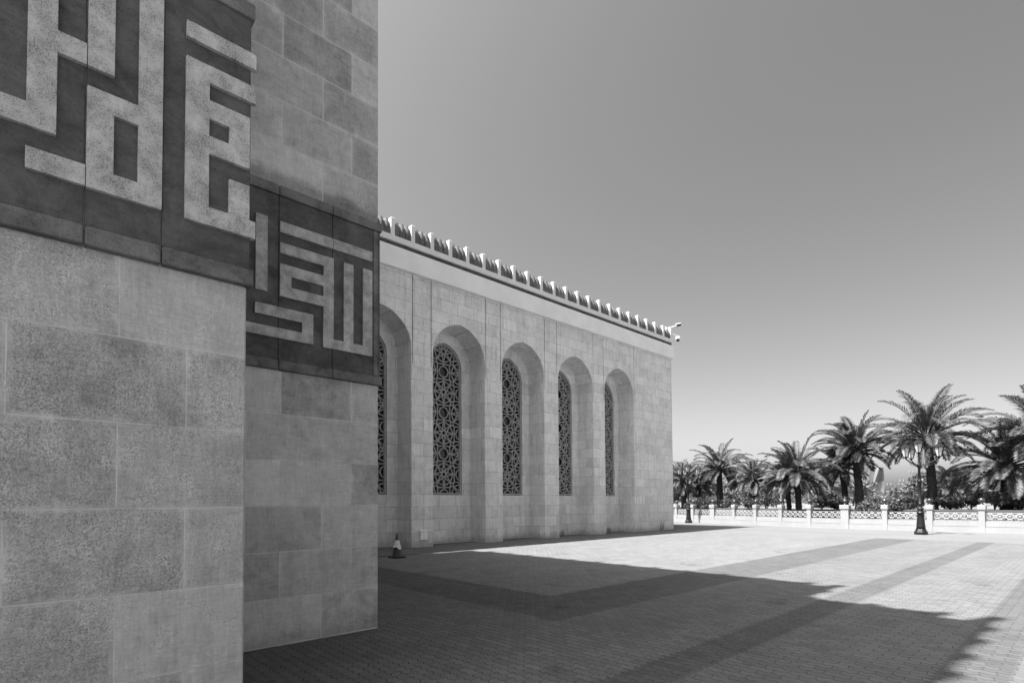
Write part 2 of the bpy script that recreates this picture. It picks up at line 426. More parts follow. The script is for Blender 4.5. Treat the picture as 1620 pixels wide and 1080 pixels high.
# piers
segs = [(XL, edges[0])]+[(edges[i], edges[i+1]) for i in range(1, len(edges)-1, 2)]+[(edges[-1], XR)]
sl = .042
for i, (a, e) in enumerate(segs):
    frontquad(w, a, e, 0, ZG)
    la = a+(.03 if i > 0 else 0); re = e-(.075 if i < len(segs)-1 else 0)
    # between the grooves
    xa = a+(.03+sl if i > 0 else 0); xe = e-(.055+sl if i < len(segs)-1 else 0)
    frontquad(w, xa, xe, ZG, ZT)
    for side, x0 in (('a', a+.03), ('e', e-.055-sl)):
        if (side == 'a' and i == 0) or (side == 'e' and i == len(segs)-1): continue
        x1 = x0+sl; D = YF+.09
        w.quad((x0, D, ZG), (x1, D, ZG), (x1, D, ZT), (x0, D, ZT))
        w.quad((x0, YF, ZG), (x0, D, ZG), (x0, D, ZT), (x0, YF, ZT)); w.quad((x1, D, ZG), (x1, YF, ZG), (x1, YF, ZT), (x1, D, ZT))
        w.quad((x0, YF, ZG), (x1, YF, ZG), (x1, D, ZG), (x0, D, ZG))
        if side == 'a': frontquad(w, a, x0, ZG, ZT)
        else: frontquad(w, x1, e, ZG, ZT)
for c in NC:
    ol = outline(c, arch, 0); up_ = [p for p in ol if p[1] > 7.29]
    for (xa, za), (xb, zb) in zip(up_[:-1], up_[1:]):       # spandrels
        w.quad((xb, YF, zb), (xa, YF, za), (xa, YF, ZT), (xb, YF, ZT))
    for (xa, za), (xb, zb) in zip(ol[:-1], ol[1:]):         # reveals
        w.quad((xa, YF, za), (xb, YF, zb), (xb, YB, zb), (xa, YB, za))
    # niche back wall with the window opening
    wo = outline(c, warch, 1.97)
    frontquad(w, c-HN, c+HN, 0, 1.97, YB); frontquad(w, c-HN, c-.87, 1.97, 7.25, YB); frontquad(w, c+.87, c+HN, 1.97, 7.25, YB)
    bz = 8.9
    for (xa, za), (xb, zb) in zip(wo[1:-2], wo[2:-1]):
        w.quad((xb, YB, zb), (xa, YB, za), (xa, YB, bz), (xb, YB, bz))
    frontquad(w, c-HN-.02, c-.87, 7.25, bz, YB); frontquad(w, c+.87, c+HN+.02, 7.25, bz, YB)
    for (xa, za), (xb, zb) in zip(wo[:-1], wo[1:]):
        w.quad((xa, YB, za), (xb, YB, zb), (xb, YB+.16, zb), (xa, YB+.16, za))
    w.quad((c-.87, YB, 1.97), (c+.87, YB, 1.97), (c+.87, YB+.16, 1.97), (c-.87, YB+.16, 1.97))
# ends, back and roof
w.quad((XR, YF, 0), (XR, 34, 0), (XR, 34, 11.1), (XR, YF, 11.1)); w.quad((XR, 34, 0), (XL, 34, 0), (XL, 34, 11.1), (XR, 34, 11.1))
w.quad((XL, 34, 0), (XL, YF, 0), (XL, YF, 11.1), (XL, 34, 11.1)); w.quad((XL, YF, 10.9), (XR, YF, 10.9), (XR, 34, 10.9), (XL, 34, 10.9))
w.quad((XL, YF, ZT), (XR, YF, ZT), (XR, YF, 11.1), (XL, YF, 11.1))
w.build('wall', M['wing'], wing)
c_ = MB(); c_.cbox(XL, XR+.13, YF-.15, YF+.6, 10.16, 10.93, .018)
c_.cbox(XR-.4, XR+.13, YF+.61, 34, 10.16, 10.93, .018)
c_.build('fascia', M['fascia'], wing)
c_ = MB(); c_.box(XL, XR+.01, YF-.035, YF+.6, 10.935, 11.12); c_.box(XR-.4, XR+.01, YF+.605, 34, 10.935, 11.12); c_.build('frieze', M['frieze'], wing)
c_ = MB(); c_.cbox(XL, XR+.07, YF-.11, YF+.6, 11.122, 11.33, .012); c_.cbox(XR-.4, XR+.07, YF+.61, 34, 11.122, 11.33, .012); par = c_.build('parapet', M['post'], wing)
parapet(wing, (9.88-.8645*7, YF-.10, 11.32), 0, 29, .8645)
parapet(wing, (XR+.05, YF+.85, 11.32), R(90), 6, .8645)

# lattice screens ------------------------------------------------
def lattice_segments():
    a = .85; segs_ = set()
    def add(p, q): segs_.add((round(p[0], 4), round(p[1], 4), round(q[0], 4), round(q[1], 4)))
    for i in range(-3, 4):
        for j in range(-1, 9):
            cx, cz = i*a, 2.82+j*a
            P = lambda r_, g_: (cx+r_*a*math.cos(g_), cz+r_*a*math.sin(g_))
            if (i+j) % 2 == 0:                      # eight-pointed star in an octagon
                Rv, r0 = .55, .115; h = math.acos(r0/Rv)
                for k in range(8):
                    g = k*math.pi/4; tip = P(Rv, g)
                    for s_ in (1, -1):
                        t_ = P(r0, g+s_*h); add(tip, (tip[0]+(t_[0]-tip[0])*1.12, tip[1]+(t_[1]-tip[1])*1.12))
                    add(tip, P(Rv, g+math.pi/4))
            else:                                   # open octagon in a square ring
                for k in range(8): add(P(.275, k*math.pi/4), P(.275, (k+1)*math.pi/4))
                for k in range(4):
                    g = k*math.pi/2; add(P(.275, g), P(.45, g))
                    for s_ in (1, -1): add(P(.365, g), P(.365*math.sqrt(2), g+s_*math.pi/4))
                    # four-pointed star hole between the cells
                    g = math.pi/4+k*math.pi/2; c0 = (cx+a*.5*math.copysign(1, math.cos(g)), cz+a*.5*math.copysign(1, math.sin(g)))
                    if k in (0, 1):
                        for q_ in range(4):
                            ga = math.pi/4+q_*math.pi/2; tp = (c0[0]+.165*a*math.cos(ga), c0[1]+.165*a*math.sin(ga))
                            if q_ % 2 == (1-k if False else k): tp = (c0[0]+.19*a*math.cos(ga), c0[1]+.19*a*math.sin(ga))
                            for s_ in (1, -1): add(tp, (c0[0]+.07*a*math.cos(ga+s_*math.pi/4), c0[1]+.07*a*math.sin(ga+s_*math.pi/4)))
    return segs_
def half_at(z, k=.075):
    if z < 2.04 or z > 8.16: return -1
    if z <= 7.25: return .87-k
    for (za, ha), (zb, hb) in zip(warch[:-1], warch[1:]):
        zz = z+k*.9
        if za <= zz <= zb: return ha+(hb-ha)*(zz-za)/(zb-za)-k*.55
    return -1
def screen_mesh():
    rnd = random.Random(3); b = MB()
    for (x0, z0, x1, z1) in sorted(lattice_segments()):
        n = 24; run = None; dy = rnd.random()*.006
        for i in range(n+1):
            t_ = i/n; x = x0+(x1-x0)*t_; z = z0+(z1-z0)*t_
            ok = abs(x) <= half_at(z)
            if ok and run is None: run = (x, z)
            if (not ok or i == n) and run is not None:
                e = (x, z)
                if abs(e[0]-run[0])+abs(e[1]-run[1]) > .02:
                    b.bar((run[0], dy, run[1]), (e[0], dy, e[1]), .041, .07, (0, 1, 0))
                run = None
    return b.mesh('lattice_screen', M['screen'])
def frame_mesh():
    b = MB()
    def ring(k0, k1, y0, y1, zb):
        o = [(x, z) for x, z in outline(0, warch, 1.97)]
        def off(k):
            r = [];
            for x, z in o:
                if z <= 7.3: r.append((x-math.copysign(k, x), max(z, 1.97+k)))
                else:
                    v = Vector((x, z-7.2)); L = v.length; v = v*((L-k)/L); r.append((v.x, v.y+7.2))
            return r
        A, B_ = off(k0), off(k1)
        A.append(A[0]); B_.append(B_[0])
        for i in range(len(A)-1):
            b.quad((A[i][0], y0, A[i][1]), (A[i+1][0], y0, A[i+1][1]), (B_[i+1][0], y0, B_[i+1][1]), (B_[i][0], y0, B_[i][1]))
            b.quad((B_[i][0], y0, B_[i][1]), (B_[i+1][0], y0, B_[i+1][1]), (B_[i+1][0], y1, B_[i+1][1]), (B_[i][0], y1, B_[i][1]))
            b.quad((A[i+1][0], y0, A[i+1][1]), (A[i][0], y0, A[i][1]), (A[i][0], y1, A[i][1]), (A[i+1][0], y1, A[i+1][1]))
    ring(.022, .085, .045, .16, 0)
    return b.mesh('window_frame', M['screen'])
SCR, FRM = screen_mesh(), frame_mesh()
g = MB(); g.box(-.868, .868, .19, .21, 1.972, 8.24); GLS = g.mesh('window_glass', M['glass'])
fr = 0
for c in NC:
    f_ = inst(FRM, 'window', wing, (c, YB, 0))
    for me_, nm, dy in ((SCR, 'lattice_screen', .085), (GLS, 'glass', 0)):
        o = bpy.data.objects.new(nm, me_); COL.objects.link(o); o.parent = f_; o.location = (0, dy, 0)

# ---------------------------------------------------------------- entrance piers
def rect(mb, x0, x1, z0, z1, Y, d): mb.cbox(x0, x1, Y-d, Y+.02, z0, z1, .006)
XA = [.003, .136, .275, .41, .536, .668, .80, .942, 1.07, 1.205]
def pier(x0, x1, y0, y1, label, letters, joints, zup):
    th = thing('entrance_pier', (x1, y0, 0), label, 'pier', 'stepped entrance piers with kufic inscription bands')
    ZH = 14.75
    zt = 5.27                                   # band top
    b = MB(); b.cbox(x0, x1, y0, y1, 0, 3.21, .012); b.cbox(x0, x1, y0, y1, 3.21, zt, .001); b.cbox(x0, x1, y0, y1, zt+.001, ZH, .012)
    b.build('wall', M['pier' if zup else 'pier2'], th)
    # dark panels, one slab per joint
    xs = [x0]+joints+[x1+.016]
    b = MB(); p = .022
    for a, e in zip(xs[:-1], xs[1:]):
        b.cbox(a+.0035, e-.0035, y0-p, y0+.05, 3.326, zt-.10 if zup else zt-.004, .004)
    b.cbox(x1-.02, x1+.016, y0+.052, y1, 3.326, zt-.10 if zup else zt-.004, .004)
    pn = b.build('inscription_panel', M['panel'], th)
    b = MB()                                    # lettering stands proud of the panels
    for r_ in letters: b.cbox(r_[0], r_[1], y0-p-.028-.0006*r_[4], y0-p+.01, r_[2], r_[3], .0012)
    b.build('inscription', M['letter'], pn)
    b = MB()
    for a, e in zip(xs[:-1], xs[1:]):
        b.cbox(a+.003, (e-.003 if e != xs[-1] else x1+.034), y0-.045, y0+.06, 3.208, 3.322, .007)
    b.cbox(x1-.02, x1+.034, y0+.062, y1, 3.208, 3.322, .02)
    b.build('lower_trim', M['trim'], th)
    b = MB(); zu = 5.165 if zup else 5.272
    for a, e in zip(xs[:-1], xs[1:]):
        b.cbox(a+.003, (e-.003 if e != xs[-1] else x1+.034), y0-.045, y0+.06, zu, zu+.115, .007)
    b.cbox(x1-.02, x1+.034, y0+.062, y1, zu, zu+.115, .014)
    b.build('upper_trim', M['trim'], th)
    if not zup:
        b = MB(); b.cbox(x1-.088, x1-.028, y0-p-.012, y0-p+.005, 3.33, zt-.006, .004); b.build('edge_strip', M['trim'], th)
    b = MB(); ox = .72 if zup else .3; b.cbox(x0-.3, x1+ox, y0-.3, y1+.3, ZH, 14.98, .02); b.build('unseen_cornice', M['post'], th)  # unseen pier top; overhang added to push its shadow edge outwards
    n = max(1, int((x1-x0+.3)/.885)); parapet(th, (x1+ox-.17-.885*n, y0-.29, 14.97), 0, n, .885, 1.7 if zup else 1)  # unseen merlons, stretched taller on the near pier to lengthen their shadow lobes
    n2 = min(12, int((y1-y0)/.885)); parapet(th, (x1+ox-.01, y0+.25, 14.97), R(90), n2, .885, 1.5 if zup else 1)
    return th
v = XA
near = [ # x0,x1,z0,z1,layer
 (v[0], v[1], 3.805, 4.99, 0), (-.62, v[0]+.004, 3.805, 3.94, 1), (v[1]-.004, v[2]-.002, 4.30, 4.43, 1),
 (v[2]+.002, v[3], 4.30, 4.99, 0),
 (v[4], v[5], 3.555, 4.99, 0), (v[2]+.002, v[4]+.004, 4.05, 4.178, 1), (v[2]+.002, v[3], 3.68, 4.054, 2), (v[2]+.002, v[4]+.004, 3.555, 3.682, 3),
 (v[0], v[2]-.002, 3.56, 3.686, 0),
 (v[6], v[7], 3.55, 4.66, 0), (v[7]-.004, 1.246, 4.54, 4.662, 1), (v[7]-.004, v[9], 4.29, 4.42, 1), (v[7]-.004, v[9], 4.046, 4.17, 2), (v[8], v[9]-.001, 4.166, 4.294, 3),
 (v[7]-.004, 1.246, 3.55, 3.674, 4), (v[8], v[9]-.001, 3.67, 3.92, 5),
 (v[6], 1.246, 4.793, 4.905, 0)]
second = [
 (1.972, 2.103, 4.09, 4.962, 0), (2.244, 2.898, 4.832, 4.96, 0), (2.902, 3.44, 4.832, 4.96, 1),
 (2.244, 2.775, 4.583, 4.709, 1), (2.772, 2.906, 3.57, 4.71, 0), (2.377, 2.775, 4.33, 4.458, 2), (2.244, 2.378, 4.074, 4.459, 3), (2.377, 2.775, 4.074, 4.20, 4),
 (2.904, 3.44, 3.572, 3.69, 2), (3.04, 3.172, 3.688, 4.705, 1), (3.306, 3.44, 3.689, 4.705, 3),
 (1.967, 2.512, 3.816, 3.94, 0), (2.51, 2.646, 3.576, 3.941, 1), (1.80, 2.512, 3.576, 3.692, 2)]
pier(-7.5, 1.205, 4.05, 8.5, 'nearest stone pier at the left edge, carrying the larger square-cut kufic lettering', near, [-4.2, -3.1, -2.0, -1.0, -.08-.75, .273, .671], True)
pier(-7.5, 3.555, 6.36, 16.84, 'second stone pier, set back behind the nearest, with a smaller-looking kufic letter band', second, [-5.5, -3.5, -1.5, .5, 1.5, 2.238, 2.90], False)
# right-hand edge strip of the second pier's band
# ---------------------------------------------------------------- small things on the wing
bx = thing('junction_box', (11.285, YF, .445), 'small pale metal box fixed low on the pier beside the traffic cone', 'utility box')
b = MB(); b.cbox(11.13, 11.44, YF-.11, YF-.002, .27, .57, .012); b.build('housing', M['boxmetal'], bx)
b = MB(); b.cbox(11.12, 11.45, YF-.125, YF-.002, .572, .62, .012); b.build('lid', M['boxmetal'], bx)

cx, cy = 8.55, 14.15
cn = thing('traffic_cone', (cx, cy, 0), 'dark traffic cone with a slumped pale sleeve standing near the wing wall', 'traffic cone')
b = MB(); b.cbox(cx-.20, cx+.20, cy-.20, cy+.20, .002, .045, .012); o = b.build('base', M['rubber'], cn)
b = MB(); b.lathe(cx, cy, [(.15, .046), (.145, .06), (.115, .22), (.085, .38), (.055, .55), (.028, .73), (.018, .735)], 24); b.build('cone_body', M['plasticdark'], cn)
b = MB(); prof = []; n = 24; vs = []; fs = []
for i in range(6):
    tt = i/5
    for k in range(n):
        g = 2*math.pi*k/n
        z = .30+.035*math.sin(g*2+.8)+.02*math.sin(5*g) if i == 0 else .30+(.53-.30)*tt
        r = .118-.055*tt*1.0+(.018 if i == 0 else .004)
        vs.append((cx+r*math.cos(g), cy+r*math.sin(g), z))
for i in range(5):
    for k in range(n):
        j = (k+1) % n; fs.append((i*n+k, i*n+j, i*n+n+j, i*n+n+k))
b.add(vs, fs, True); b.build('sleeve', M['sleeve'], cn)

def sec_camera(label, base, tip, dark, dome):
    th = thing('security_camera', base, label, 'security camera')
    b = MB(); b.tube([base, tip], [.028, .024], 8)
    b.box(base[0]-.06, base[0]+.06, base[1]-.02, base[1]+.05, base[2]-.08, base[2]+.08); b.build('arm', M['camwhite'], th)
    t_ = Vector(tip)
    if dome:
        b = MB(); b.lathe(t_.x, t_.y, [(.04, t_.z), (.12, t_.z-.03), (.135, t_.z-.12), (.13, t_.z-.2)], 14); b.build('housing', M['camwhite'], th)
        b = MB(); b.lathe(t_.x, t_.y, [(.11, t_.z-.202), (.10, t_.z-.26), (.05, t_.z-.31), (.01, t_.z-.32)], 14); b.build('dome', M['camdark'], th)
    else:
        b = MB(); b.tube([t_+Vector((-.12, .06, -.04)), t_+Vector((.16, -.06, .05))], [.07, .07], 10); b.build('housing', M['camdark'], th)
        b = MB(); b.tube([t_+Vector((-.14, .06, .05)), t_+Vector((.2, -.06, .14))], [.03, .03], 6); b.build('sunshield', M['camwhite'], th)
sec_camera('black bullet camera on a white arm reaching out from the parapet corner', (28.4, YF-.12, 11.85), (29.5, YF-.25, 12.25), True, False)
sec_camera('white dome camera hanging off the parapet corner below the bullet camera', (29.1, YF+.0, 11.75), (29.8, YF-.05, 11.68), False, True)

def weeds(x, y, n, h, label):
    rn = random.Random(int(x*100)); b = MB()
    for k in range(n):
        g = rn.uniform(0, 6.28); l = h*rn.uniform(.5, 1); px, py = x+rn.uniform(-.12, .12)*n/6, y+rn.uniform(-.05, .03)
        ps = [(px, py, 0)]; dx, dy = math.cos(g)*.25, math.sin(g)*.12-.05
        for i in range(1, 5): ps.append((px+dx*l*(i/4)**1.4, py+dy*l*(i/4), l*i/4))
        b.tube(ps, [.009, .008, .006, .005, .003], 4, False)
        for i in range(7):
            q_ = Vector(ps[rn.randint(1, 4)])+Vector((rn.uniform(-.02, .02), 0, rn.uniform(-.05, .05))); d_ = Vector((rn.uniform(-1, 1), rn.uniform(-1, .2), rn.uniform(0, 1))).normalized()*rn.uniform(.04, .09)
            sd = d_.orthogonal().normalized()*.012
            b.add([q_, q_+d_*.5+sd, q_+d_, q_+d_*.5-sd], [(0, 1, 2, 3)])
    tag(b.build('weed', M['twig'], None), label, 'weed')
weeds(27.6, YF-.07, 9, .62, 'dry stalks sprouting from the foot of the wing corner wall')
weeds(23.9, YB-.10, 7, .30, 'low weeds growing in the floor of the rightmost niche')
weeds(20.2, YB-.10, 5, .2, 'tiny tuft of weeds in the floor of the second niche from the right')

# ---------------------------------------------------------------- street lamps
def lantern(x, y, z, parent):
    l_ = MB(); n = 6
    l_.lathe(x, y, [(.035, z-.10), (.05, z-.06), (.09, z-.02), (.10, z)], 10)
    for k in range(n):
        g = 2*math.pi*k/n; l_.tube([(x+.095*math.cos(g), y+.095*math.sin(g), z), (x+.20*math.cos(g), y+.20*math.sin(g), z+.40)], [.012, .012], 4, False)
    l_.lathe(x, y, [(.225, z+.40), (.23, z+.425), (.14, z+.53), (.06, z+.58), (.05, z+.60), (.06, z+.62), (.03, z+.66), (.022, z+.70), (.035, z+.73), (.005, z+.77)], 6, False)
    lo = l_.build('lantern', M['iron'], parent)
    g_ = MB(); g_.lathe(x, y, [(.083, z+.002), (.185, z+.398)], 6, False); g_.build('lantern_glass', M['lampglass'], lo)
def street_lamp(x, y, label, ang):
    th = thing('street_lamp', (x, y, 0), label, 'street lamp', 'black three-armed street lamps')
    b = MB()
    b.lathe(x, y, [(.27, -.01), (.27, .13), (.245, .16), (.23, .17), (.215, .22), (.19, .26)], 8, False, .39)
    b.lathe(x, y, [(.19, .26), (.175, .4), (.15, .7), (.135, .98), (.15, 1.0)], 12)
    b.lathe(x, y, [(.165, 1.0), (.165, 1.05), (.12, 1.08), (.10, 1.14), (.13, 1.18), (.14, 1.24), (.085, 1.28), (.075, 1.4), (.10, 1.42), (.10, 1.47), (.07, 1.5), (.062, 2.45), (.09, 2.48), (.10, 2.53), (.09, 2.58), (.058, 2.62), (.05, 3.2), (.075, 3.23), (.085, 3.3), (.06, 3.37), (.038, 3.42), (.034, 3.85), (.05, 3.9)], 14)
    b.build('post', M['iron'], th)
    for a in (-78, 45, 165):
        g = ang+R(a); dx, dy = math.cos(g), math.sin(g)
        b = MB(); ps = []
        for i in range(9):
            s_ = i/8; ps.append((x+dx*.74*s_, y+dy*.74*s_, 3.28+.30*s_-.05*math.sin(s_*math.pi)))
        ps.append((x+dx*.76, y+dy*.76, 3.62)); b.tube(ps, [.03]*9+[.035], 7)
        # scroll under the arm
        ps = [(x+dx*(.05+.5*s_), y+dy*(.05+.5*s_), 3.16+.24*s_+.04*math.sin(6.28*s_)) for s_ in [k/8 for k in range(9)]]
        b.tube(ps, [.012]*9, 5)
        ao = b.build('arm', M['iron'], th)
        lantern(x+dx*.76, y+dy*.76, 3.70, th)
    lantern(x, y, 3.93, th)
lamp_ang = YAW+R(180)
street_lamp(32.1, 5.65, 'larger black street lamp at the right, standing in front of the tall palm', lamp_ang)
lx, ly = on_col(1089, 41.0)
street_lamp(lx, ly, 'smaller distant black street lamp beside the far corner of the mosque wing', lamp_ang+R(10))

# ---------------------------------------------------------------- fence
fence = thing('garden_fence', (35.8, 0, 0), 'low white wall fence with square posts, dark ball finials and rings of white openwork', 'fence')
def along(p, q, o0, o1, h0, h1, mb, y0=-.1, y1=.1):
    "box between posts p and q, cross section [y0,y1]x[h0,h1], trimmed o0,o1 at the ends"
    d = (q-p); L = d.length; d.normalize(); nrm = Vector((-d.y, d.x))
    a = p+d*o0; e = p+d*(L-o1)
    v_ = []
    for z in (h0, h1):
        for c, k in ((a, y0), (e, y0), (e, y1), (a, y1)): v_.append((c.x+nrm.x*k, c.y+nrm.y*k, z))
    mb.add(v_, [(3, 2, 1, 0), (4, 5, 6, 7), (0, 1, 5, 4), (1, 2, 6, 5), (2, 3, 7, 6), (3, 0, 4, 7)])
wall_mb = MB()
for i in range(len(fp)-1):
    along(fp[i], fp[i+1], 0, 0, .303, .56, wall_mb); along(fp[i], fp[i+1], 0, 0, -.02, .285, wall_mb, -.13, .13); along(fp[i], fp[i+1], 0, 0, .285, .303, wall_mb, -.085, .085)
wall_mb.build('base_wall', M['white'], fence)
def ring_unit(mb, C, d, z, r):
    "white cast rosette: ring, eight outer knobs and a small centre"
    n = 16
    P_ = lambda a, rr_: (C.x+d.x*rr_*math.cos(a), C.y+d.y*rr_*math.cos(a), z+rr_*math.sin(a))
    pts = [P_(2*math.pi*k/n, r) for k in range(n+1)]; mb.tube(pts, [.026]*(n+1), 5, False)
    for k in range(8):
        a = math.pi*k/4+.39; mb.tube([P_(a, r), P_(a, r+.055)], [.03, .02], 5)
    pts = [P_(2*math.pi*k/8, r*.32) for k in range(9)]; mb.tube(pts, [.018]*9, 4, False)
for i, p in enumerate(fp):
    big = i in (8, 13); hw = .21 if big else .125
    d = (fp[min(i+1, len(fp)-1)]-fp[max(i-1, 0)]).normalized(); ang = math.atan2(d.y, d.x)
    b = MB(); b.cbox(-hw, hw, -.145, .145, -.02, 1.13, .012); b.box(-hw-.01, hw+.01, -.155, .155, 1.085, 1.12)
    o = b.build('post', M['white'], fence, (p.x, p.y, 0)); o.rotation_euler.z = ang
    b = MB(); b.cbox(-hw-.04, hw+.04, -.185, .185, 1.132, 1.38, .02)
    c2 = bpy.data.objects.new('cap', b.mesh('cap', M['white'])); COL.objects.link(c2); c2.parent = o
    b = MB(); b.lathe(0, 0, [(.11, 1.381), (.11, 1.42), (.05, 1.45), (.06, 1.48), (.12, 1.53), (.145, 1.60), (.12, 1.68), (.06, 1.72), (.01, 1.73)], 12)
    c3 = bpy.data.objects.new('finial', b.mesh('finial', M['globe'])); COL.objects.link(c3); c3.parent = o
    if i < len(fp)-1:
        q = fp[i+1]; dd = (q-p); L = dd.length; dd.normalize()
        h0 = hw; h1 = .21 if i+1 in (8, 13) else .125
        span = L-h0-h1; n = 5; b = MB()
        for k in range(n):
            s_ = h0+span*(k+.5)/n; C_ = p+dd*s_
            ring_unit(b, C_, dd, .80, .125)
            if k < n-1: b.tube([tuple((p+dd*(s_+.13)).to_3d()+Vector((0, 0, .80))), tuple((p+dd*(s_+span/n-.13)).to_3d()+Vector((0, 0, .80)))], [.02, .02], 4)
        along(p, q, h0, h1, .575, .60, b, -.015, .015); along(p, q, h0, h1, .985, 1.01, b, -.015, .015)
        b.build('railing', M['whitemetal'], fence)

# ---------------------------------------------------------------- raised garden
GZ = 1.0
wl_ = []
for i, p in enumerate(fp):
    d = (fp[min(i+1, len(fp)-1)]-fp[max(i-1, 0)]).normalized(); wl_.append(p+Vector((d.y, -d.x))*4.0)
pw = thing('planter_wall', (wl_[8].x, wl_[8].y, 0), 'long low pale retaining wall of the garden, seen through the fence openwork', 'retaining wall')
b = MB()
for i in range(len(wl_)-1): along(wl_[i], wl_[i+1], 0, 0, -.02, 1.0, b, -.12, .12)
b.build('wall', M['planter'], pw)
b = MB()
for i in range(len(wl_)-1): along(wl_[i], wl_[i+1], 0, 0, 1.002, 1.06, b, -.15, .15)
b.build('coping', M['planter'], pw)
b = MB(); pts = [(p.x, p.y, GZ) for p in wl_]+[(wl_[-1].x, 300, GZ), (400, 300, GZ), (400, -60, GZ), (wl_[0].x, -60, GZ)]
b.add(pts[::-1], [tuple(range(len(pts)))]); tag(b.build('garden_ground', M['sand']), kind='structure')
# ---------------------------------------------------------------- palms
def frond(mb, origin, az, el, L, droop, rn, dens=48, lw=.052):
    "arching rachis with two rows of leaflets"
    d = Vector((math.cos(az)*math.cos(el), math.sin(az)*math.cos(el), math.sin(el)))
    p = Vector(origin); N = 14; pts = [p.copy()]; dirs = [d.copy()]; wind = Vector((-.10, .08, 0))
    for i in range(N):
        d = (d+Vector((0, 0, -droop*(i+1)/N*.19))+wind*.06*(i/N)).normalized()
        p = p+d*(L/N); pts.append(p.copy()); dirs.append(d.copy())
    mb.tube(pts, [.035*(1-.85*i/N)+.004 for i in range(N+1)], 4, False)
    for k in range(dens):
        s_ = .16+.84*(k+.5)/dens; f_ = s_*N; i = min(int(f_), N-1); fr_ = f_-i
        P0 = pts[i].lerp(pts[i+1], fr_); D = dirs[min(i+1, N)]
        side = D.cross(Vector((0, 0, 1)));
        side = side if side.length > .25 else Vector((-math.sin(az), math.cos(az), 0))
        side.normalize(); upv = side.cross(D).normalized()
        ll = L*.185*(math.sin(math.pi*min(1, (s_*.86+.12)))**.6)*rn.uniform(.85, 1.12)+.06
        for sg in (1, -1):
            dr = (side*sg*.72+D*.62+upv*rn.uniform(.12, .42)).normalized()
            tip = P0+dr*ll+Vector((0, 0, -ll*.22)); mid_ = P0+dr*ll*.5
            wv = D.cross(dr).cross(dr).normalized()*lw*.5
            mb.add([P0, mid_+wv, tip, mid_-wv], [(0, 1, 2, 3)])
def palm(name_label, x, y, hc, trunk_r, L, lean, seed, nf=52, elmin=-22, bend=0.0, z0=0.0):
    rn = random.Random(seed)
    th = thing('date_palm', (x, y, z0), name_label, 'palm tree', 'date palms in the garden beyond the fence')
    # trunk: tapered, ringed with leaf-base stubs
    b = MB(); pts = []; rads = []; n = int(hc*9); tx, ty = lean
    for i in range(n+1):
        s_ = i/n; off = s_*s_; zz = z0+hc*s_
        pts.append((x+tx*off+bend*math.sin(s_*3.1), y+ty*off, zz))
        rr_ = trunk_r*(1.12-.26*s_+.12*math.exp(-s_*12)+(.30*max(0, (s_-.88)/.12)))
        rads.append(rr_*(1+(.07 if i % 2 else -.04)+rn.uniform(-.02, .02)))
    b.tube(pts, rads, 14)
    ns = int(hc*40)
    for k in range(ns):                           # boot scales
        s_ = (k+.5)/ns; i = min(int(s_*n), n-1); c_ = Vector(pts[i]); r_ = rads[i]*.95; g = k*2.399
        d_ = Vector((math.cos(g), math.sin(g), 0)); sd = Vector((-d_.y, d_.x, 0))*.055*(trunk_r/.22)
        q_ = c_+d_*r_; l_ = .07+(.10 if s_ > .85 else 0)
        b.add([q_-sd-Vector((0, 0, .05)), q_+sd-Vector((0, 0, .05)), q_+sd*.6+d_*l_*.6+Vector((0, 0, l_)), q_-sd*.6+d_*l_*.6+Vector((0, 0, l_))], [(0, 1, 2, 3)])
    b.build('trunk', M['bark'], th)
    top = Vector(pts[-1]); b = MB()
    for k in range(nf):
        s_ = (k+.5)/nf; el = R(74-(74-elmin)*s_**.95)+R(rn.uniform(-11, 11)); az = k*2.39996+rn.uniform(-.25, .25)
        Lf = L*(.82+.25*math.sin(math.pi*min(1, s_+.15)))*rn.uniform(.88, 1.08)
        frond(b, top+Vector((math.cos(az)*.10, math.sin(az)*.10, -.25*s_)), az, el, Lf, rn.uniform(.75, 1.25)*(1.0-.3*s_), rn)
    b.build('crown', M['palm'], th)
    return th
cyw, syw = math.cos(YAW), math.sin(YAW)
def fence_depth(px):
    best = None
    for p, q in zip(fp[:-1], fp[1:]):
        d = rayXY(px); n_ = Vector((-(q-p).y, (q-p).x)); den = d.dot(n_)
        if abs(den) < 1e-9: continue
        k = p.dot(n_)/den; hit = d*k; u_ = (hit-p).dot(q-p)/(q-p).length_squared
        if k > 0 and -.01 <= u_ <= 1.01: best = hit.x*cyw+hit.y*syw
    return best or 40
def palm_at(px, depth, hc, tr_, L, lean, *a, **k):
    front = k.pop('front', False); D = fence_depth(px)+2.0 if front else max(depth, fence_depth(px)+5.2+(px % 5)*.4); q_ = D/depth
    k['z0'] = 0 if front else GZ; hc = hc-k['z0']/q_ if not front else hc
    x, y = on_col(px, D); return palm(k.pop('label'), x, y, (1.65+(hc+k['z0']/q_-1.65)*q_-k['z0']), tr_*(.55+.35*q_), L*q_*.94, lean, *a, **k)
palm_at(1476, 30.5, 5.3, .25, 3.2, (-.35, .15), 11, 60, label='tallest date palm, right behind the larger street lamp')
palm_at(1360, 32.8, 4.8, .24, 2.6, (-.1, .2), 12, 56, elmin=-14, label='tall straight date palm standing just left of the twisted tower')
palm_at(1592, 28.2, 3.5, .27, 3.1, (-.1, -.1), 13, 60, elmin=-30, label='date palm with a thick dark trunk low at the right, its crown overlapping its neighbours')
palm_at(1655, 28.5, 5.2, .25, 3.2, (0, .1), 14, 46, label='date palm cut off by the right edge, its crown rising highest there')
palm_at(1264, 35.0, 3.5, .20, 2.7, (-.1, .1), 15, 40, elmin=-30, front=True, label='date palm on the thicker of the twin trunks above the fence')
palm_at(1249, 36.8, 3.3, .16, 2.3, (.1, .2), 16, 36, front=True, label='date palm on the slimmer of the twin trunks, crown merged with its thicker twin')
